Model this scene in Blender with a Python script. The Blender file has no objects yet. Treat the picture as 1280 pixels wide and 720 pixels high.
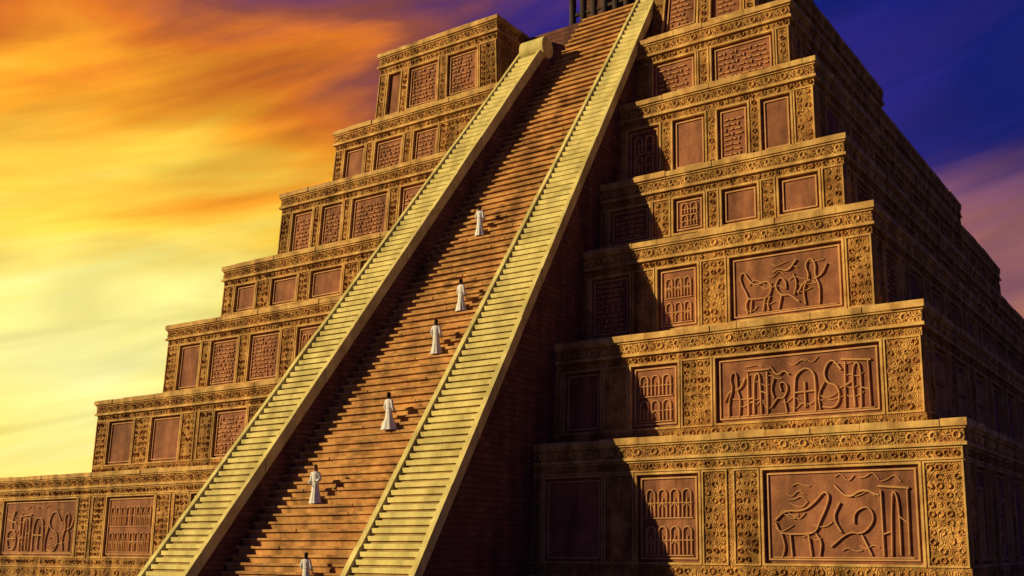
import bpy, math, random
import numpy as np
from mathutils import Vector
random.seed(7); rng=np.random.RandomState(5)
scene=bpy.context.scene
scene.view_settings.view_transform='Standard'; scene.view_settings.look='None'; scene.view_settings.exposure=0
R=math.radians

# ---------------------------------------------------------------- materials
def newmat(name):
    m=bpy.data.materials.new(name); m.use_nodes=True
    nt=m.node_tree; b=nt.nodes['Principled BSDF']
    b.inputs['Roughness'].default_value=.85
    b.inputs['Specular IOR Level'].default_value=.2
    return m,nt,b
def N(nt,t,**k):
    n=nt.nodes.new(t)
    for a,v in k.items(): setattr(n,a,v)
    return n
def stone(name,c1,c2,scale=1.2,bump=.35,vor=0,vscale=3.5,brick=None,stain=.5,bd=.06):
    m,nt,b=newmat(name); L=nt.links.new
    tc=N(nt,'ShaderNodeTexCoord')
    n1=N(nt,'ShaderNodeTexNoise'); n1.inputs['Scale'].default_value=scale; n1.inputs['Detail'].default_value=5; n1.inputs['Roughness'].default_value=.68
    L(tc.outputs['Object'],n1.inputs['Vector'])
    mp=N(nt,'ShaderNodeMapping'); mp.inputs['Scale'].default_value=(1.1,1.1,.14)
    L(tc.outputs['Object'],mp.inputs['Vector'])
    n2=N(nt,'ShaderNodeTexNoise'); n2.inputs['Scale'].default_value=1.0; n2.inputs['Detail'].default_value=4; n2.inputs['Distortion'].default_value=.4
    L(mp.outputs[0],n2.inputs['Vector'])
    r1=N(nt,'ShaderNodeValToRGB'); r1.color_ramp.elements[0].position=.36; r1.color_ramp.elements[1].position=.64
    r1.color_ramp.elements[0].color=(*c1,1); r1.color_ramp.elements[1].color=(*c2,1)
    L(n1.outputs['Fac'],r1.inputs['Fac'])
    r2=N(nt,'ShaderNodeMapRange'); r2.inputs['From Min'].default_value=.35; r2.inputs['From Max'].default_value=.6
    r2.inputs['To Min'].default_value=1-stain; r2.inputs['To Max'].default_value=1.0
    L(n2.outputs['Fac'],r2.inputs['Value'])
    mul=N(nt,'ShaderNodeMix',data_type='RGBA',blend_type='MULTIPLY'); mul.inputs['Factor'].default_value=1
    L(r1.outputs[0],mul.inputs['A']); L(r2.outputs[0],mul.inputs['B'])
    col=mul.outputs['Result']
    fine=N(nt,'ShaderNodeTexNoise'); fine.inputs['Scale'].default_value=9; fine.inputs['Detail'].default_value=4; fine.inputs['Roughness'].default_value=.7
    L(tc.outputs['Object'],fine.inputs['Vector'])
    h=fine.outputs['Fac']
    if vor:
        v=N(nt,'ShaderNodeTexVoronoi'); v.inputs['Scale'].default_value=vscale; L(tc.outputs['Object'],v.inputs['Vector'])
        w=N(nt,'ShaderNodeMath',operation='MULTIPLY'); w.inputs[1].default_value=26; L(v.outputs['Distance'],w.inputs[0])
        s=N(nt,'ShaderNodeMath',operation='SINE'); L(w.outputs[0],s.inputs[0])
        a=N(nt,'ShaderNodeMath',operation='MULTIPLY_ADD'); a.inputs[1].default_value=vor; L(s.outputs[0],a.inputs[0]); L(h,a.inputs[2]); h=a.outputs[0]
    if brick:
        sp=N(nt,'ShaderNodeSeparateXYZ'); L(tc.outputs['Object'],sp.inputs[0])
        ad=N(nt,'ShaderNodeMath',operation='ADD'); L(sp.outputs[0],ad.inputs[0]); L(sp.outputs[1],ad.inputs[1])
        cb=N(nt,'ShaderNodeCombineXYZ'); L(ad.outputs[0],cb.inputs[0]); L(sp.outputs[2],cb.inputs[1])
        bt=N(nt,'ShaderNodeTexBrick'); bt.inputs['Scale'].default_value=1; bt.inputs['Brick Width'].default_value=brick[0]; bt.inputs['Row Height'].default_value=brick[1]
        bt.inputs['Mortar Size'].default_value=.025; bt.inputs['Color1'].default_value=(1,1,1,1); bt.inputs['Color2'].default_value=(.6,.6,.6,1); bt.inputs['Mortar'].default_value=(.3,.3,.3,1)
        L(cb.outputs[0],bt.inputs['Vector'])
        m2=N(nt,'ShaderNodeMix',data_type='RGBA',blend_type='MULTIPLY'); m2.inputs['Factor'].default_value=.8
        L(col,m2.inputs['A']); L(bt.outputs['Color'],m2.inputs['B']); col=m2.outputs['Result']
        a=N(nt,'ShaderNodeMath',operation='MULTIPLY_ADD'); a.inputs[1].default_value=-1.2; L(bt.outputs['Fac'],a.inputs[0]); L(h,a.inputs[2]); h=a.outputs[0]
    L(col,b.inputs['Base Color'])
    bp=N(nt,'ShaderNodeBump'); bp.inputs['Strength'].default_value=bump; bp.inputs['Distance'].default_value=bd
    L(h,bp.inputs['Height']); L(bp.outputs[0],b.inputs['Normal'])
    return m
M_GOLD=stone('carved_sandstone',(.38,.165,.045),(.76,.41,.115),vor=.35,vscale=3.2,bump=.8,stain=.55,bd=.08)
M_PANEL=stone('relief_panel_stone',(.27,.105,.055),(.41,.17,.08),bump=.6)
M_TRIM=stone('cornice_sandstone',(.52,.28,.085),(.84,.54,.18),bump=.5,stain=.45)
M_RELIEF=stone('relief_figures_stone',(.56,.29,.12),(.70,.39,.17),bump=.3,stain=.25)
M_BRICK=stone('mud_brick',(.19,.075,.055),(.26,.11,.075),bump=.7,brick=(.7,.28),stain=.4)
M_STEP=stone('worn_step_stone',(.42,.19,.06),(.74,.40,.13),scale=.8,bump=.5,stain=.5)
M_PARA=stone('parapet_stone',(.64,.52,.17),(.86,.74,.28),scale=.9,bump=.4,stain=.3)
M_RIS=stone('parapet_riser_shade',(.34,.22,.08),(.46,.31,.12),scale=.9,bump=.4,stain=.35)  # darker than the parapet stone: shade under the rib nosings painted into the colour
M_GROUND=stone('darkened_ground',(.075,.058,.05),(.12,.092,.075),scale=.15,bump=.4,stain=.1)  # ground out of view, colour darkened to cut sun bounce onto the shaded walls
M_DARK=stone('dark_timber',(.045,.03,.025),(.08,.055,.04),bump=.3)
M_ROBE=stone('white_linen',(.74,.72,.70),(.82,.81,.80),scale=3,bump=.2,stain=.06,bd=.01)
M_SKIN=stone('skin',(.30,.16,.09),(.34,.19,.11),scale=6,bump=.05,stain=.0,bd=.003)
M_HAIR=stone('dark_hair',(.015,.01,.008),(.03,.02,.015),scale=20,bump=.4,stain=.0,bd=.01)
MATS=[M_GOLD,M_PANEL,M_TRIM,M_RELIEF,M_BRICK,M_STEP,M_PARA,M_RIS]
GOLD,PANEL,TRIM,RELIEF,BRICK,STEP,PARA,RISM=range(8)

# ---------------------------------------------------------------- mesh builder
class MB:
    def __init__(s): s.v=[];s.f=[];s.m=[];s.n=0
    def add(s,v,f,mat=0):
        v=np.asarray(v,float); s.v.append(v); o=s.n
        s.f.extend([tuple(i+o for i in q) for q in f]); s.m.extend([mat]*len(f)); s.n+=len(v)
    def obj(s,name,mats=MATS,parent=None,smooth=False):
        me=bpy.data.meshes.new(name)
        me.from_pydata(np.concatenate(s.v).tolist(),[],s.f)
        for m in mats: me.materials.append(m)
        me.polygons.foreach_set('material_index',s.m)
        if smooth: me.polygons.foreach_set('use_smooth',[True]*len(s.f))
        me.update(); ob=bpy.data.objects.new(name,me); scene.collection.objects.link(ob)
        if parent: ob.parent=parent
        return ob
def empty(name):
    e=bpy.data.objects.new(name,None); scene.collection.objects.link(e); return e
BOXF=[(0,3,2,1),(4,5,6,7),(0,1,5,4),(1,2,6,5),(2,3,7,6),(3,0,4,7)]
def hexa(mb,b,t,mat): mb.add(list(b)+list(t),BOXF,mat)

BAT=.075
class Tier:
    def __init__(s,xl,xr,yf,yb,zb,zt,notch=None): s.xl,s.xr,s.yf,s.yb,s.zb,s.zt,s.notch=xl,xr,yf,yb,zb,zt,notch
    def slab(s,mb,z0,z1,p,mat):
        def ring(z,part):
            e=BAT*(s.zt-z)+p; xa,xb,ya,yb=s.xl-e,s.xr+e,s.yf-e,s.yb+e
            if part=='L': xb=s.notch[0]; yb=s.notch[2]
            if part=='R': xa=s.notch[1]; yb=s.notch[2]
            if part=='B': ya=s.notch[2]
            return [(xa,ya,z),(xb,ya,z),(xb,yb,z),(xa,yb,z)]
        for part in (('L','R','B') if s.notch else ('',)): hexa(mb,ring(z0,part),ring(z1,part),mat)
    def front(s,p):
        p=np.asarray(p,float); u,w,n=p[:,0],p[:,1],p[:,2]; c=(s.xl+s.xr)/2; hf=(s.xr-s.xl)/2
        e=BAT*(s.zt-w); return np.stack([c+(u-c)*(1+e/hf), s.yf-e-n, w],1)
    def right(s,p):
        p=np.asarray(p,float); u,w,n=p[:,0],p[:,1],p[:,2]; c=(s.yf+s.yb)/2; hf=(s.yb-s.yf)/2
        e=BAT*(s.zt-w); return np.stack([s.xr+e+n, c+(u-c)*(1+e/hf), w],1)
    def left(s,p):
        p=np.asarray(p,float); u,w,n=p[:,0],p[:,1],p[:,2]; c=(s.yf+s.yb)/2; hf=(s.yb-s.yf)/2
        e=BAT*(s.zt-w); return np.stack([s.xl-e-n, c-(u-c)*(1+e/hf), w],1)
def fbox(mb,M,u0,u1,w0,w1,n0,n1,mat):
    v=[(u0,w0,n0),(u1,w0,n0),(u1,w1,n0),(u0,w1,n0),(u0,w0,n1),(u1,w0,n1),(u1,w1,n1),(u0,w1,n1)]
    mb.add(M(v),BOXF[1:],mat)
PR=.16; FZ=.21; TOPP=.36
def coping_stones(mb,M,u0,u1,zt):
    x=u0
    while x<u1-.01:
        L=min(random.uniform(1.1,2.3),u1-x)
        if u1-x-L<.5: L=u1-x
        j=random.uniform(-.03,.03); k=random.uniform(-.03,.03); g=.01; c=.04
        a,b=x+g,x+L-g; T=TOPP+j
        v=[(a,zt-.30,-.9),(b,zt-.30,-.9),(b,zt+k,-.9),(a,zt+k,-.9),(a,zt-.30,T),(b,zt-.30,T),(b,zt+k-c,T),(a,zt+k-c,T),(a+c*.5,zt+k,T-c),(b-c*.5,zt+k,T-c)]
        f=[(4,5,6,7),(7,6,9,8),(8,9,2,3),(0,1,5,4),(0,4,7,8,3),(1,2,9,6,5)]
        mb.add(M(v),f,TRIM); x+=L
def ring_t(k,a0=0,a1=2*math.pi,closed=True,ro=.5,ri=.2):
    v=[];f=[]; n=k if closed else k+1
    for i in range(n):
        a=a0+(a1-a0)*i/k
        for r,h in ((ro,0),((ro+ri)/2,1),(ri,0.0)): v.append((r*math.cos(a),r*math.sin(a),h))
    for i in range(k):
        j=(i+1)%n
        for q in (0,1): f.append((i*3+q,j*3+q,j*3+q+1,i*3+q+1))
    return np.array(v),f
RING=ring_t(8); ARC=ring_t(6,.3,4.9,False,.5,.16)
DIA=(np.array([(.5,0,0),(0,.5,0),(-.5,0,0),(0,-.5,0),(0,0,1)]),[(0,1,4),(1,2,4),(2,3,4),(3,0,4)])
def rosette():
    v=[(0,0,.5)];f=[]
    for i in range(12):
        a=i*math.pi/6; r=.5 if i%2==0 else .22; v.append((r*math.cos(a),r*math.sin(a),1 if i%2==0 else 0))
    for i in range(12): f.append((0,1+i,1+(i+1)%12))
    return np.array(v),f
ROS=rosette()
def stamp(mb,M,T,u,w,n,s,h,rot=0,mat=GOLD):
    v=T[0]; c,si=math.cos(rot),math.sin(rot)
    p=np.stack([u+s*(v[:,0]*c-v[:,1]*si), w+s*(v[:,0]*si+v[:,1]*c), n+h*v[:,2]],1)
    mb.add(M(p),T[1],mat)
def ornament(mb,M,u0,u1,w0,w1,n,s=.38,mat=GOLD,edges=True):
    W,H=u1-u0,w1-w0
    if W<.3 or H<.22: return
    if edges and W>.5 and H>.5:
        for a,b,c,d in ((u0,u0+.07,w0,w1),(u1-.07,u1,w0,w1)): fbox(mb,M,a,b,c,d,n,n+.06,TRIM)
        for a,b,c,d in ((u0+.07,u1-.07,w0,w0+.07),(u0+.07,u1-.07,w1-.07,w1)): fbox(mb,M,a,b,c,d,n,n+.057,TRIM)
        u0+=.09;u1-=.09;w0+=.09;w1-=.09; W,H=u1-u0,w1-w0
    nx=max(1,round(W/s)); ny=max(1,round(H/s)); dx,dy=W/nx,H/ny; z=min(dx,dy)*1.02
    for i in range(nx):
        for j in range(ny):
            if random.random()<.03: continue      # weathered away
            u=u0+dx*(i+.5); w=w0+dy*(j+.5)
            k=(i+j)%2
            jt=random.uniform(.82,1.08); hh=.08*random.uniform(.6,1.1)
            if k==0: stamp(mb,M,ARC,u,w,n,z*jt,hh,random.choice((0,1.57,3.14,4.71))+random.uniform(-.3,.3),mat)
            else: stamp(mb,M,random.choice((RING,ROS,DIA)),u,w,n,z*.85*jt,hh,random.uniform(-.2,.2),mat)
def stroke(mb,M,pts,n,wd=.09,h=.07,mat=RELIEF):
    P=np.array(pts,float); d=np.gradient(P,axis=0); d/= (np.linalg.norm(d,axis=1)[:,None]+1e-9)
    q=np.stack([-d[:,1],d[:,0]],1)*wd/2; v=[];f=[]; h=h*1.4
    for i in range(len(P)):
        v+= [(*(P[i]+q[i]),n),(*(P[i]+q[i]*.5),n+h),(*(P[i]-q[i]*.5),n+h),(*(P[i]-q[i]),n)]
    for i in range(len(P)-1):
        for k in range(3): f.append((i*4+k,i*4+k+1,i*4+k+5,i*4+k+4))
    mb.add(M(v),f,mat)
def circ(cx,cy,r,k=12,a0=0,a1=2*math.pi): return [(cx+r*math.cos(a0+(a1-a0)*i/k),cy+r*math.sin(a0+(a1-a0)*i/k)) for i in range(k+1)]
def smooth(p,it=2):
    p=[tuple(x) for x in p]
    for _ in range(it):
        q=[p[0]]
        for a,b in zip(p,p[1:]):
            q+=[(a[0]*.75+b[0]*.25,a[1]*.75+b[1]*.25),(a[0]*.25+b[0]*.75,a[1]*.25+b[1]*.75)]
        q.append(p[-1]); p=q
    return p
SG=[
 [[(-.3,0),(-.3,.6),(-.22,.8),(0,.88),(.22,.8),(.3,.6),(.3,0)],[(0,.05),(0,.62)],[(-.3,.4),(.3,.4)]],
 [[(-.35,.75),(-.15,.95),(.1,.9),(.2,.7),(.05,.5),(-.2,.42),(-.3,.2),(-.1,.0),(.25,.05)],[(.2,.55),(.35,.3),(.32,0)]],
 [[(-.2,0),(-.25,.35),(-.1,.62),(-.2,.85),(-.05,1),(.12,.88),(.05,.62),(.2,.38),(.15,0)],[(-.4,.3),(-.25,.5),(-.08,.55)],[(.02,.56),(.25,.62),(.38,.85)]],
 [[(-.5,.5),(-.35,.68),(0,.62),(.25,.75),(.4,.95),(.52,.85),(.45,.62),(.3,.5),(.25,.3),(-.1,.28),(-.4,.32),(-.5,.5)],[(-.42,.32),(-.36,.15),(-.42,0)],[(-.25,.3),(-.2,.0)],[(.12,.3),(.18,0)],[(.25,.35),(.36,.2),(.3,0)]],
 [circ(0,.28,.26,12),[(-.26,.28),(.26,.28)],[(0,.54),(.08,.75),(-.05,.95)],[(-.2,.7),(.35,.8)]],
 [[(-.3,0),(-.3,.9)],[(-.1,0),(-.1,.75),(0,.88),(.1,.75),(.1,0)],[(.3,0),(.3,.9)],[(-.38,.92),(.38,.92)],[(-.3,.3),(-.1,.36)],[(.1,.5),(.3,.44)]],
 [[(-.35,.1),(-.1,.3),(.1,.28),(.3,.45),(.2,.65),(-.02,.6),(.02,.42)],[(-.3,.95),(-.1,.75),(.15,.85),(.35,.78)],[(-.2,.28),(-.32,.5),(-.2,.7)],[(.12,.26),(.2,0)]]]
def sign(mb,M,S,cx,w0,sc,flip,sx=1,wd=.10,h=.075):
    for p in S:
        q=[(cx+flip*sx*(a+random.uniform(-.03,.03))*sc,w0+(b+random.uniform(-.03,.03))*sc) for a,b in p]
        stroke(mb,M,smooth(q,2) if len(q)<13 else q,0,wd*random.uniform(.7,1.2),h)
def panel_fill(mb,M,u0,u1,w0,w1,style):
    W,H=u1-u0,w1-w0
    t=.10
    for a,b,c,d,hh in ((u0,u0+t,w0,w1,.02),(u1-t,u1,w0,w1,.02),(u0+t,u1-t,w0,w0+t,.018),(u0+t,u1-t,w1-t,w1,.018)): fbox(mb,M,a,b,c,d,0,PR+hh+.03,TRIM)
    g=.24; t2=.07
    if W>1.8 and H>1.4:
        for a,b,c,d,hh in ((u0+g,u0+g+t2,w0+g,w1-g,.07),(u1-g-t2,u1-g,w0+g,w1-g,.07),(u0+g+t2,u1-g-t2,w0+g,w0+g+t2,.068),(u0+g+t2,u1-g-t2,w1-g-t2,w1-g,.068)): fbox(mb,M,a,b,c,d,0,hh,RELIEF)
    a,b,c,d=u0+.44,u1-.44,w0+.42,w1-.40
    if style=='battle':
        sc=(d-c)*.95; x=a; k=random.randrange(7)
        while x<b-.3*sc:
            S=SG[k%7]; k+=random.choice((1,2,3)); sx=random.uniform(.6,.9)
            hw=(.52 if S is SG[3] else .38)*sc*sx
            if x+2*hw>b+.15: 
                hw=(b-x)/2; sx=hw/(.4*sc); S=SG[5]
            sign(mb,M,S,x+hw,c,sc*random.uniform(.86,1),random.choice((1,-1)),sx); x+=2*hw*.93
        for _ in range(int((b-a)*2.8)):
            yy=random.uniform(c+.2,d-.1); xx=random.uniform(a,b-.9)
            stroke(mb,M,smooth([(xx,yy),(xx+.25,yy+random.uniform(-.25,.25)),(xx+.55,yy+random.uniform(-.3,.3)),(xx+.8,yy+random.uniform(-.1,.1))]),0,.055,.045)
        stroke(mb,M,[(a,c-.06),(b,c-.06)],0,.07,.05)
    elif style=='glyph':
        rows=2 if H>2 else 1; nc=max(2,round((b-a)/.55)); dh=(d-c)/rows; dw=(b-a)/nc
        for r in range(rows):
            y0=c+r*dh+.06; hh=dh*.82
            for k in range(nc):
                x=a+dw*(k+.5); s=dw*.34
                stroke(mb,M,[(x-s,y0),(x-s,y0+hh*.75)]+circ(x,y0+hh*.75,s,6,math.pi,0)+[(x+s,y0)],0,.08,.06)
                if random.random()<.7: stroke(mb,M,[(x,y0),(x,y0+hh*.6)],0,.07,.05)
                if random.random()<.5: stroke(mb,M,smooth([(x-s,y0+hh*.3),(x,y0+hh*.5),(x+s,y0+hh*.25)]),0,.06,.05)
            stroke(mb,M,[(a,y0-.07),(b,y0-.07)],0,.07,.05)
            stroke(mb,M,[(a,y0+hh*.45),(b,y0+hh*.45)],0,.06,.045)
    elif style=='text':
        y=c
        while y<d-.1:
            x=a
            while x<b-.2:
                l=random.uniform(.12,.42)
                if random.random()<.75: stroke(mb,M,[(x,y),(min(x+l,b),y+random.uniform(-.03,.03))],0,.10,.06)
                else: stroke(mb,M,[(x+.05,y-.08),(x+.09,y+.1)],0,.09,.06)
                x+=l+.1
            y+=.27
def decorate(mb,M,u0,u1,zb,zt,panels,w0,w1,s=.38,pr=PR):
    top=zt-1.07; panels=sorted(panels)
    fbox(mb,M,u0,u1,w1,top,0,pr,GOLD)
    fbox(mb,M,u0,u1,zb-.2,w0,0,pr,GOLD)
    ornament(mb,M,u0+.05,u1-.05,w1+.04,top-.03,pr,min(s,.34))
    if w0-zb>1: 
        ornament(mb,M,u0+.05,u1-.05,w0-.5,w0-.04,pr,.4); ornament(mb,M,u0+.05,u1-.05,zb+.1,w0-.6,pr,.6)
    else: ornament(mb,M,u0+.05,u1-.05,zb+.04,w0-.04,pr,min(s,.38),edges=False)
    x=u0
    for a,b,st in panels:
        fbox(mb,M,x,a,w0,w1,0,pr,GOLD)
        W=a-x
        if W>2.2:
            ornament(mb,M,x+.06,x+W*.45,w0,w1,pr,s); ornament(mb,M,x+W*.55,a-.06,w0,w1,pr,s)
        else: ornament(mb,M,x+.06,a-.06,w0,w1,pr,s)
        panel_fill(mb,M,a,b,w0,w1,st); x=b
    fbox(mb,M,x,u1,w0,w1,0,pr,GOLD); ornament(mb,M,x+.06,u1-.06,w0,w1,pr,s)
def frieze(mb,M,u0,u1,zt,s=.44):
    n=max(1,round((u1-u0)/s)); d=(u1-u0)/n
    for i in range(n):
        u=u0+d*(i+.5)
        stamp(mb,M,random.choice((RING,RING,ARC)) if i%2 else ROS,u,zt-.66,FZ,.42,.08,random.uniform(-.2,.2),TRIM)
        stamp(mb,M,DIA,u+d/2,zt-.48,FZ,.13,.05,0,TRIM)
        stamp(mb,M,DIA,u+d/2,zt-.85,FZ,.13,.05,0,TRIM)

def auto(u0,u1,w,g,styles):
    out=[]; n=max(1,int((u1-u0-g)/(w+g))); gg=(u1-u0-n*w)/(n+1); x=u0+gg
    for i in range(n): out.append((x,x+w,random.choice(styles))); x+=w+gg
    return out
zig=empty('ziggurat')
P={}
P[0]=[(-17.4,-10.7,'battle'),(-23.5,-20.2,'glyph'),(-28.6,-25.2,'plain'),(-76,-66.8,'battle'),(-63.6,-58.4,'glyph'),(-55,-50,'battle')]
P[1]=[(-20.5,-12.8,'battle'),(-24.9,-22.2,'glyph'),(-28.7,-26.4,'plain'),(-66.3,-63.4,'plain'),(-61.6,-58.4,'plain'),(-55.2,-52,'text'),(-50.5,-46.5,'glyph')]
P[2]=[(-21.0,-15.3,'battle'),(-24.9,-22.5,'glyph'),(-28.8,-26.3,'text'),(-62.2,-59.8,'plain'),(-58.9,-56,'text'),(-55.0,-52,'text'),(-50.6,-46.6,'glyph')]
P[3]=[(-19.2,-17.0,'plain'),(-22.2,-20.1,'plain'),(-24.9,-23,'glyph'),(-28.7,-26.1,'text'),(-58.5,-56.3,'plain'),(-54.9,-52.3,'plain'),(-51.2,-48.2,'plain'),(-46.8,-44.2,'text')]
P[4]=[(-21,-19.2,'plain'),(-23.4,-21.5,'text'),(-26,-23.9,'plain'),(-28.8,-26.6,'glyph'),(-55.1,-53,'text'),(-52.3,-50.2,'text'),(-49.5,-46.2,'text'),(-45.3,-42,'text')]
P[5]=[(-24.6,-20.9,'text'),(-28.2,-25.4,'text'),(-52.0,-50,'plain'),(-49.2,-46.6,'text'),(-45.8,-43.6,'text')]
specs=[(-82,-9.2,45,118,0,8.0),(-67.6,-11.3,47.1,115,8,13.3),(-63.4,-14.15,49.95,111,13.3,18.7),(-59.6,-16.0,51.8,108,18.7,22.8),
       (-56.1,-18.2,54,104.5,22.8,27.9,(-38.9,-29.8,63)),(-52.8,-20.2,56,98,27.9,32.3,(-38.0,-29.7,63))]
names=['first_terrace','second_terrace','third_terrace','fourth_terrace','fifth_terrace','sixth_terrace']
def build_tier(name,T,panels,w0,w1,s=.38):
    mb=MB()
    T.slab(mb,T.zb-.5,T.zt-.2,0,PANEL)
    T.slab(mb,T.zt-.29,T.zt-.035,.28,TRIM)
    T.slab(mb,T.zt-.40,T.zt-.302,.28,TRIM)
    T.slab(mb,T.zt-.93,T.zt-.402,FZ,GOLD)
    T.slab(mb,T.zt-1.07,T.zt-.932,.30,TRIM)
    spans=[(T.xl-.1,T.xr+PR)]
    if T.notch: spans=[(T.xl-.1,T.notch[0]),(T.notch[1],T.xr+PR)]
    for a,b in spans:
        decorate(mb,T.front,a,b,T.zb,T.zt,[p for p in panels if p[0]>a and p[1]<b],w0,w1,s)
        frieze(mb,T.front,a,b,T.zt)
        coping_stones(mb,T.front,a-(.26 if a<T.xl else 0),b+(.2 if b>T.xr else 0),T.zt)
    decorate(mb,T.right,T.yf,T.yb,T.zb,T.zt,auto(T.yf,T.yb,3.0,1.3,['glyph','text','plain','battle']),w0,w1,.6)
    frieze(mb,T.right,T.yf,T.yb,T.zt,.6)
    coping_stones(mb,T.right,T.yf+.9,T.yb,T.zt)
    decorate(mb,T.left,T.yf+.2,T.yb,T.zb,T.zt,auto(T.yf,T.yb,3.0,1.6,['plain','text']),w0,w1,1.0)
    return mb.obj(name,parent=zig)
for i,(sp,nm) in enumerate(zip(specs,names)):
    T=Tier(*sp); w0=T.zb+.55; w1=T.zt-1.07-.4
    if i==0: w0,w1=2.1,6.35
    build_tier(nm,T,P[i],w0,w1)
TL=Tier(-50.4,-40.7,58,96,32.3,37.9); TR=Tier(-28.6,-23.0,58,84,32.3,37.9)
build_tier('summit_terrace_west',TL,[(-49.7,-48.4,'plain'),(-47.9,-45.2,'text'),(-44.6,-42.0,'text')],33.2,36.3)
build_tier('summit_terrace_east',TR,[(-25.4,-23.6,'text'),(-28.1,-26.0,'text')],33.2,36.3)
mb=MB(); hexa(mb,[(-41.2,61.0,32),(-28.2,61.0,32),(-28.2,83,32),(-41.2,83,32)],[(-41.2,61.0,37.5),(-28.2,61.0,37.5),(-28.2,83,37.5),(-41.2,83,37.5)],BRICK)
mb.obj('summit_platform',parent=zig)

# ---------------------------------------------------------------- staircase
st=empty('monumental_staircase')
SL=1.51; KS=.97
def Pz(y): return 3+KS*(1.6+SL*(y/KS-36.4)-3)
def lo(y): return KS*(-48.6+(y/KS-36.4)/22.8*9.6)
def li(y): return KS*(-45.0+(y/KS-36.4)/22.8*7.5)
def ri(y): return KS*(-34.1+(y/KS-36.4)/22.8*2.9)
def ro(y): return KS*-30.0
YT=59.2*KS
RIS=.42; TR_=RIS/SL; YS=36.15
YG=YS-3*KS/SL
nst=int(37.6/RIS)
mb=MB()
for j in range(nst):
    y=YS+j*TR_; z0=j*RIS; z1=z0+RIS
    a,b=li(y)-.3,ri(y)+.3
    hexa(mb,[(a,y,z0-.2),(b,y,z0-.2),(b,y+1.2,z0-.2),(a,y+1.2,z0-.2)],[(a,y,z1-.13),(b,y,z1-.13),(b,y+1.2,z1-.13),(a,y+1.2,z1-.13)],STEP)
    x=a
    while x<b-.01:
        L=min(random.uniform(1.2,3.4),b-x)
        if b-x-L<.6: L=b-x
        dz=random.uniform(-.025,.015); dy=random.uniform(-.03,.03); ya=y-.11+dy; tl=random.uniform(-.015,.015)
        hexa(mb,[(x+.006,ya,z1-.128),(x+L-.006,ya,z1-.128),(x+L-.006,y+.6,z1-.128),(x+.006,y+.6,z1-.128)],
                [(x+.006,ya+.02,z1+dz+tl),(x+L-.006,ya+.02,z1+dz-tl),(x+L-.006,y+.6,z1+dz-tl),(x+.006,y+.6,z1+dz+tl)],STEP)
        x+=L
mb.obj('steps',parent=st)
def sidewall(name,fo,fi,ytop,cap=True):
    mb=MB(); ya=YG; k=12
    ys=[ya+(ytop-ya)*i/k for i in range(k+1)]
    rec=.32; rimw=lambda y:.32*(1-(y-YG)/22.8*.45)
    for y1,y2 in zip(ys,ys[1:]):
        o1,o2,i1,i2=fo(y1),fo(y2),fi(y1),fi(y2)
        v=[(o1,y1,-.3),(o2,y2,-.3),(i2,y2,-.3),(i1,y1,-.3),(o1,y1,Pz(y1)-rec),(o2,y2,Pz(y2)-rec),(i2,y2,Pz(y2)-rec),(i1,y1,Pz(y1)-rec)]
        f=[(4,5,6,7),(0,1,5,4),(2,3,7,6)]
        if y1==ys[0]: f.append((3,0,4,7))
        if y2==ys[-1]: f.append((1,2,6,5))
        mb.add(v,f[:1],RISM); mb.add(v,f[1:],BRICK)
    sgn=1 if fi(ya)>fo(ya) else -1
    def coping(xf,wf,h0,h1,mat):
        n=14
        for i in range(n):
            y1=ya+(ytop-ya)*i/n+.012; y2=ya+(ytop-ya)*(i+1)/n-.012
            jx=random.uniform(-.015,.015); jz=random.uniform(-.02,.02)
            v=[]
            for y in (y1,y2):
                x=xf(y)+jx; w=wf(y)
                v+=[(x,y,Pz(y)+h0),(x+w,y,Pz(y)+h0),(x+w,y,Pz(y)+h1+jz),(x,y,Pz(y)+h1+jz)]
            mb.add(v,[(0,1,2,3),(4,7,6,5),(0,4,5,1),(1,5,6,2),(2,6,7,3),(3,7,4,0)],mat)
    coping(lambda y:fo(y)-sgn*.12,lambda y:sgn*(rimw(y)),-.75,.12,PARA)
    coping(lambda y:fi(y)+sgn*.12-sgn*rimw(y),lambda y:sgn*rimw(y),-.75,.12,PARA)
    d=.235; y=ya+.1
    while y<ytop-.1:
        a=fo(y)+sgn*(rimw(y)-.13); b=fi(y)-sgn*(rimw(y)-.13)
        z=Pz(y)-rec; e=random.uniform(-.01,.01); H=d*SL; th=.21
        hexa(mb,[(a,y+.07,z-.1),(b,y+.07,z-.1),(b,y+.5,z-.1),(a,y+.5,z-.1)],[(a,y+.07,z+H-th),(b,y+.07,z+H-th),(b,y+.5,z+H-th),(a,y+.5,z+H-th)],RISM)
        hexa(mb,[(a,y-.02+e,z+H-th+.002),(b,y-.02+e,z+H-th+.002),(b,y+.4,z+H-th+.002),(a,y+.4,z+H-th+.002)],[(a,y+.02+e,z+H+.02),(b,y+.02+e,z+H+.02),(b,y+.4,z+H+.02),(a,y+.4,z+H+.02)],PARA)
        y+=d
    if cap:
        yc,zc,r=ytop-.1,Pz(ytop)-.55,.66; K=24
        a=fo(ytop)-sgn*.14; b=fi(ytop)+sgn*.14; v=[];f=[]
        for i in range(K):
            t=2*math.pi*i/K; v+=[(a,yc+r*math.cos(t),zc+r*math.sin(t)),(b,yc+r*math.cos(t),zc+r*math.sin(t))]
        for i in range(K): j=(i+1)%K; f.append((2*i,2*j,2*j+1,2*i+1))
        f.append(tuple(2*i for i in range(K))); f.append(tuple(2*i+1 for i in range(K)))
        mb.add(v,f,PARA)
    return mb.obj(name,parent=st)
sidewall('west_parapet',lo,li,YT)
sidewall('east_parapet',ro,ri,60.2,False)

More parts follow.
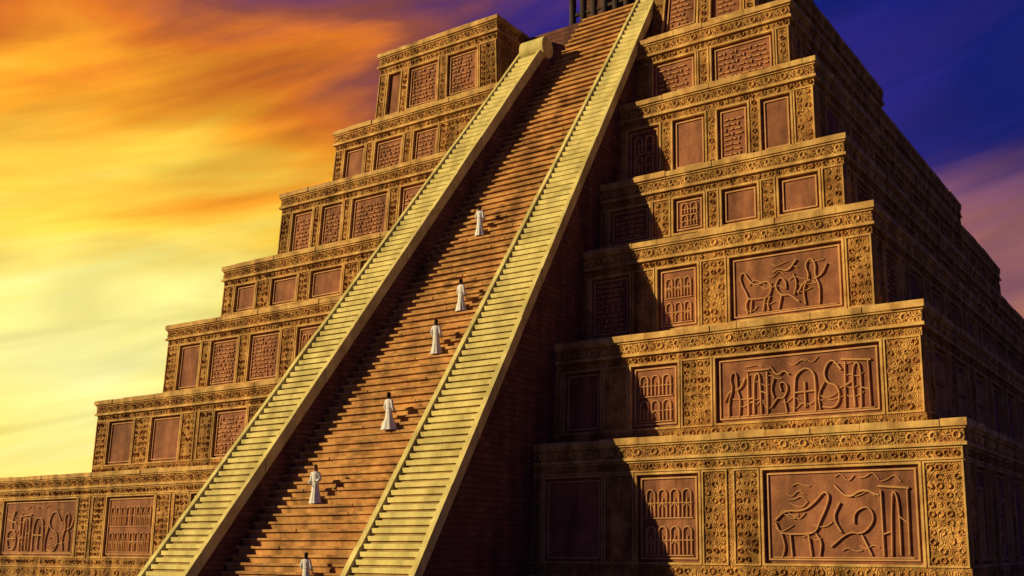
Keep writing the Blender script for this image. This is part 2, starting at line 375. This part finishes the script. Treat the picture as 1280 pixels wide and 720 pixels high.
# ---------------------------------------------------------------- summit temple
tp=empty('summit_temple'); mb=MB()
def bx(mb,x0,x1,y0,y1,z0,z1,mat): hexa(mb,[(x0,y0,z0),(x1,y0,z0),(x1,y1,z0),(x0,y1,z0)],[(x0,y0,z1),(x1,y0,z1),(x1,y1,z1),(x0,y1,z1)],mat)
bx(mb,-40.3,-33.9,65.5,74,37.4,38.4,0); bx(mb,-39.6,-34.6,68,73.5,38.4,47,0)
bx(mb,-40.2,-34.0,65.6,73.9,47,48.2,0); bx(mb,-39.4,-34.8,66.4,73.1,48.2,50.4,0)
mb.obj('cella',[M_BRICK],tp)
mb=MB()
for i in range(7):
    x=-39.7+i*.88; K=14; v=[];f=[]
    prof=[(38.4,.34),(38.7,.34),(38.75,.26),(42.5,.24),(46.3,.22),(46.5,.3),(47,.32)]
    for z,r in prof:
        for k in range(K): t=2*math.pi*k/K; v.append((x+r*math.cos(t),66.2+r*math.sin(t),z))
    for a in range(len(prof)-1):
        for k in range(K): f.append((a*K+k,a*K+(k+1)%K,(a+1)*K+(k+1)%K,(a+1)*K+k))
    mb.add(v,f,0)
for z in (39.6,40.9,42.4,44): bx(mb,-39.6,-34.5,66.1,66.3,z,z+.2,0)
mb.obj('columns',[M_DARK],tp)

# ---------------------------------------------------------------- ground
mb=MB(); n=60; xs=np.sign(np.linspace(-1,1,n))*np.abs(np.linspace(-1,1,n))**3*4000
v=[(x,y+60,-.0) for y in xs for x in xs]
f=[(j*n+i,j*n+i+1,(j+1)*n+i+1,(j+1)*n+i) for j in range(n-1) for i in range(n-1)]
mb.add(v,f,0); mb.obj('ground',[M_GROUND])

# ---------------------------------------------------------------- people
def tube(mb,pts,rad,mat,K=10,flat=1.0):
    P=[Vector(p) for p in pts]; v=[];f=[]
    for i,p in enumerate(P):
        d=(P[min(i+1,len(P)-1)]-P[max(i-1,0)]).normalized(); a=d.cross(Vector((0,1,.01))).normalized(); b=d.cross(a)
        for k in range(K): t=2*math.pi*k/K; q=p+a*math.cos(t)*rad[i]+b*math.sin(t)*rad[i]*flat; v.append(tuple(q))
    for i in range(len(P)-1):
        for k in range(K): f.append((i*K+k,i*K+(k+1)%K,(i+1)*K+(k+1)%K,(i+1)*K+k))
    f.append(tuple(range(K))); f.append(tuple((len(P)-1)*K+k for k in range(K)))
    mb.add(v,f,mat)
def person(x,y,z,rot,sc,flare=1.0,seed=0,arm=0.0):
    rnd=random.Random(seed); mb=MB(); K=40
    R_=[(.05,.27*flare,.22*flare,0,.11),(.12,.255*flare,.21*flare,0,.10),(.35,.215*flare,.18*flare,0,.08),(.6,.18+.03*(flare-1),.15,0,.06),(.85,.172,.13,0,.035),
        (.98,.165,.125,0,.02),(1.06,.142,.108,0,.012),(1.1,.15,.112,0,.015),(1.2,.17,.12,0,.01),(1.32,.192,.125,0,.006),(1.42,.195,.108,0,.003),(1.465,.15,.09,0,0),
        (1.49,.085,.07,0,0),(1.51,.06,.062,.0,0),(1.55,.055,.06,-.005,0),(1.565,.06,.075,-.015,0),(1.59,.068,.09,-.02,0),(1.63,.073,.096,-.015,0),(1.68,.077,.1,-.01,0),(1.73,.074,.097,-.005,0),(1.77,.058,.078,0,0),(1.795,.028,.04,0,0)]
    ph=rnd.uniform(0,6); v=[];f=[];fm=[]
    for (zz,rx,ry,cy,am) in R_:
        for k in range(K):
            t=2*math.pi*k/K; m=1+am*(math.sin(9*t+ph)+.5*math.sin(14*t+ph*2+zz*2))
            yy=ry*math.sin(t)*m
            if 1.60<zz<1.66 and abs(t-1.5*math.pi)<.12: yy-=.022
            if 1.575<zz<1.6 and abs(t-1.5*math.pi)<.3: yy-=.006
            v.append((rx*math.cos(t)*m,cy+yy,zz))
    for i in range(len(R_)-1):
        for k in range(K):
            f.append((i*K+k,i*K+(k+1)%K,(i+1)*K+(k+1)%K,(i+1)*K+k)); fm.append(1 if R_[i][0]>=1.485 else 0)
    f.append(tuple((len(R_)-1)*K+k for k in range(K))); fm.append(1); f.append(tuple(range(K))); fm.append(0)
    o=mb.n; mb.v.append(np.array(v)); mb.f.extend([tuple(a+o for a in q) for q in f]); mb.m.extend(fm); mb.n+=len(v)
    tube(mb,[(.155*math.cos(t),.118*math.sin(t),1.07) for t in np.linspace(0,2*math.pi,19)],[.022]*19,0,6)
    v=[];f=[]; HR=[(1.50,.085,.075,.035),(1.56,.088,.085,.03),(1.62,.088,.098,.018),(1.68,.09,.108,.008),(1.74,.086,.108,.004),(1.785,.066,.085,.004),(1.815,.02,.03,.004)]
    Kh=24
    for zz,rx,ry,cy in HR:
        for k in range(Kh):
            t=2*math.pi*k/Kh; yy=ry*math.sin(t); xx=rx*math.cos(t)
            if zz<1.73: yy=max(yy,-.035 if zz>1.6 else .0)
            v.append((xx,cy+yy,zz))
    for i in range(len(HR)-1):
        for k in range(Kh): f.append((i*Kh+k,i*Kh+(k+1)%Kh,(i+1)*Kh+(k+1)%Kh,(i+1)*Kh+k))
    f.append(tuple((len(HR)-1)*Kh+k for k in range(Kh))); f.append(tuple(range(Kh)))
    mb.add(v,f,2)
    for s in (-1,1):
        tube(mb,[(s*.03-.012,-.105,1.665),(s*.03,-.111,1.667),(s*.03+.012,-.105,1.665)],[.003,.008,.003],2,6)
        tube(mb,[(s*.077,-.01,1.625),(s*.084,-.005,1.655),(s*.077,0,1.69)],[.006,.014,.008],1,6)
        sh=(s*.165,0,1.41); el=(s*.25,.03,1.14); b_=arm if s>0 else arm*.4
        wr=(s*(.25-.06*b_),-.07-.2*b_,.92+.2*b_)
        tube(mb,[(s*.12,0,1.43),sh,(s*.215,.015,1.27),el,(s*.25,(el[1]+wr[1])/2-.0,(el[2]+wr[2])/2),wr],[.07,.078,.068,.062,.072,.085],0,12)
        d=(Vector(wr)-Vector(el)).normalized(); w=Vector(wr)-d*.04
        tube(mb,[w-d*.05,w+d*.05,w+d*.09,w+d*.135],[.026,.025,.036,.034],1,10,.5)
        for q in range(4):
            o_=Vector((0,1,0))*(q-1.5)*.017; L=(.066,.078,.072,.056)[q]
            p0=w+d*.13+o_; tube(mb,[p0,p0+d*L*.5,p0+d*L*.85+Vector((-s*.015,0,0)),p0+d*L+Vector((-s*.03,0,0))],[.0085,.008,.007,.005],1,6)
        p0=w+d*.07+Vector((0,-.03,0)); tube(mb,[p0,p0+Vector((0,-.025,0))+d*.03,p0+Vector((-s*.01,-.03,0))+d*.06],[.011,.009,.006],1,6)
        tube(mb,[(s*.09,.06,.045),(s*.09,0,.055),(s*.095,-.08,.035),(s*.1,-.14,.022)],[.035,.042,.04,.022],1,10,.9)
        tube(mb,[(s*.09,.04,.06),(s*.09,.04,.2)],[.04,.045],1,8)
    ob=mb.obj('person',[M_ROBE,M_SKIN,M_HAIR],smooth=True)
    ob.location=(x,y,z); ob.rotation_euler=(0,0,rot); ob.scale=(sc,)*3
    return ob
def on_step(y):
    j=int((y-YS)/TR_); return YS+j*TR_+.05,(j+1)*RIS
for (x,y,rot,sc,fl,sd,am) in [(-39.9,40.5,R(12),1.12,1.05,1,.6),(-37.1,43.1,R(175),1.1,1.5,2,.3),(-36.2,46.1,R(190),1.05,1.1,3,.5),(-35.8,47.7,R(170),1.0,1.15,4,.2),(-37.0,51.3,R(185),1.0,1.05,5,.8),(-37.7,37.6,R(200),1.0,1.0,6,.4)]:
    yy,zz=on_step(y*KS); person(x*KS,yy,zz,rot,sc,fl,sd,am)

# ---------------------------------------------------------------- sun
sd=Vector((1.2,1,-.62)).normalized()
sl=bpy.data.lights.new('sun','SUN'); sl.energy=5; sl.angle=R(.5); sl.color=(1,.78,.39)
so=bpy.data.objects.new('sun',sl); so.rotation_euler=sd.to_track_quat('-Z','Y').to_euler(); scene.collection.objects.link(so)

# ---------------------------------------------------------------- sky
w=bpy.data.worlds.new('World'); scene.world=w; w.use_nodes=True; nt=w.node_tree; nt.nodes.clear(); L=nt.links.new
out=N(nt,'ShaderNodeOutputWorld'); add=N(nt,'ShaderNodeAddShader'); b1=N(nt,'ShaderNodeBackground'); b2=N(nt,'ShaderNodeBackground')
sky=N(nt,'ShaderNodeTexSky'); sky.sky_type='NISHITA'; sky.sun_disc=False; sky.sun_elevation=math.atan2(.62,math.hypot(1.2,1)); sky.sun_rotation=math.atan2(-1.2,-1)%(2*math.pi)
L(sky.outputs[0],b1.inputs[0]); b1.inputs[1].default_value=.003
def m(op,a,b=None,c=None):
    n=N(nt,'ShaderNodeMath',operation=op)
    for i,x in enumerate((a,b,c)):
        if x is None: continue
        if isinstance(x,(int,float)): n.inputs[i].default_value=x
        else: L(x,n.inputs[i])
    return n.outputs[0]
tc=N(nt,'ShaderNodeTexCoord'); sp=N(nt,'ShaderNodeSeparateXYZ'); L(tc.outputs['Generated'],sp.inputs[0])
X,Y,Z=sp.outputs
gx,gy=-.83,.557
fw=m('ADD',m('MULTIPLY',X,gx),m('MULTIPLY',Y,gy)); sdn=m('ADD',m('MULTIPLY',X,gy),m('MULTIPLY',Y,-gx))
az=m('ARCTAN2',sdn,fw)
A=m('DIVIDE',az,R(50)); V=m('DIVIDE',m('SUBTRACT',Z,.14),.50)
F=m('SQRT',m('ADD',m('MULTIPLY',A,A),m('MULTIPLY',V,V)))
cb=N(nt,'ShaderNodeCombineXYZ'); L(m('ADD',m('MULTIPLY',az,1.6),m('MULTIPLY',Z,1.2)),cb.inputs[0]); L(m('SUBTRACT',m('MULTIPLY',Z,9),m('MULTIPLY',az,2.2)),cb.inputs[1])
n1=N(nt,'ShaderNodeTexNoise'); n1.inputs['Scale'].default_value=1.15; n1.inputs['Detail'].default_value=6; n1.inputs['Roughness'].default_value=.52; n1.inputs['Distortion'].default_value=.6
L(cb.outputs[0],n1.inputs['Vector'])
F2=m('ADD',F,m('MULTIPLY',m('SUBTRACT',n1.outputs['Fac'],.5),.8))
rp=N(nt,'ShaderNodeValToRGB'); L(m('DIVIDE',F2,1.5),rp.inputs[0])
cols=[(0,(1,.93,.38)),(.16,(1,.85,.22)),(.30,(1,.64,.06)),(.41,(1,.38,.015)),(.51,(.75,.18,.012)),(.62,(.27,.065,.04)),(.75,(.10,.03,.12)),(.90,(.022,.012,.18)),(1.08,(.004,.008,.15)),(1.45,(.012,.014,.11))]
cr=rp.color_ramp
while len(cr.elements)>1: cr.elements.remove(cr.elements[-1])
cr.elements[0].position=0; cr.elements[0].color=(*cols[0][1],1)
for p,c in cols[1:]:
    e=cr.elements.new(p/1.5); e.color=(*c,1)
mr=N(nt,'ShaderNodeMapRange',interpolation_type='SMOOTHSTEP'); mr.inputs['From Min'].default_value=.35; mr.inputs['From Max'].default_value=.17
L(m('ADD',Z,m('MULTIPLY',m('SUBTRACT',n1.outputs['Fac'],.5),.3)),mr.inputs['Value'])
mr2=N(nt,'ShaderNodeMapRange',interpolation_type='SMOOTHSTEP'); mr2.inputs['From Min'].default_value=.6; mr2.inputs['From Max'].default_value=.9
L(A,mr2.inputs['Value'])
mr3=N(nt,'ShaderNodeMapRange',interpolation_type='SMOOTHSTEP'); mr3.inputs['From Min'].default_value=1.3; mr3.inputs['From Max'].default_value=1.0
L(A,mr3.inputs['Value'])
mx=N(nt,'ShaderNodeMix',data_type='RGBA'); L(m('MULTIPLY',m('MULTIPLY',mr.outputs[0],mr2.outputs[0]),mr3.outputs[0]),mx.inputs['Factor']); L(rp.outputs[0],mx.inputs['A']); mx.inputs['B'].default_value=(.40,.14,.07,1)
n2=N(nt,'ShaderNodeTexNoise'); n2.inputs['Scale'].default_value=2.4; n2.inputs['Detail'].default_value=5; n2.inputs['Roughness'].default_value=.45; n2.inputs['Distortion'].default_value=.7; L(cb.outputs[0],n2.inputs['Vector'])
br=N(nt,'ShaderNodeMapRange'); br.inputs['From Min'].default_value=.3; br.inputs['From Max'].default_value=.7; br.inputs['To Min'].default_value=.74; br.inputs['To Max'].default_value=1.28; L(n2.outputs['Fac'],br.inputs['Value'])
mul=N(nt,'ShaderNodeMix',data_type='RGBA',blend_type='MULTIPLY'); mul.inputs['Factor'].default_value=1; L(mx.outputs['Result'],mul.inputs['A']); L(br.outputs[0],mul.inputs['B'])
L(mul.outputs['Result'],b2.inputs[0]); b2.inputs[1].default_value=1.0
L(b1.outputs[0],add.inputs[0]); L(b2.outputs[0],add.inputs[1]); L(add.outputs[0],out.inputs[0])

# ---------------------------------------------------------------- camera
cam=bpy.data.cameras.new('camera'); co=bpy.data.objects.new('camera',cam); scene.collection.objects.link(co)
cam.sensor_width=36; cam.lens=1339/1280*36; cam.shift_y=321/1280; cam.clip_end=12000; cam.clip_start=.1
co.location=(0,0,3); co.rotation_euler=(R(90),0,R(34.2)); scene.camera=co
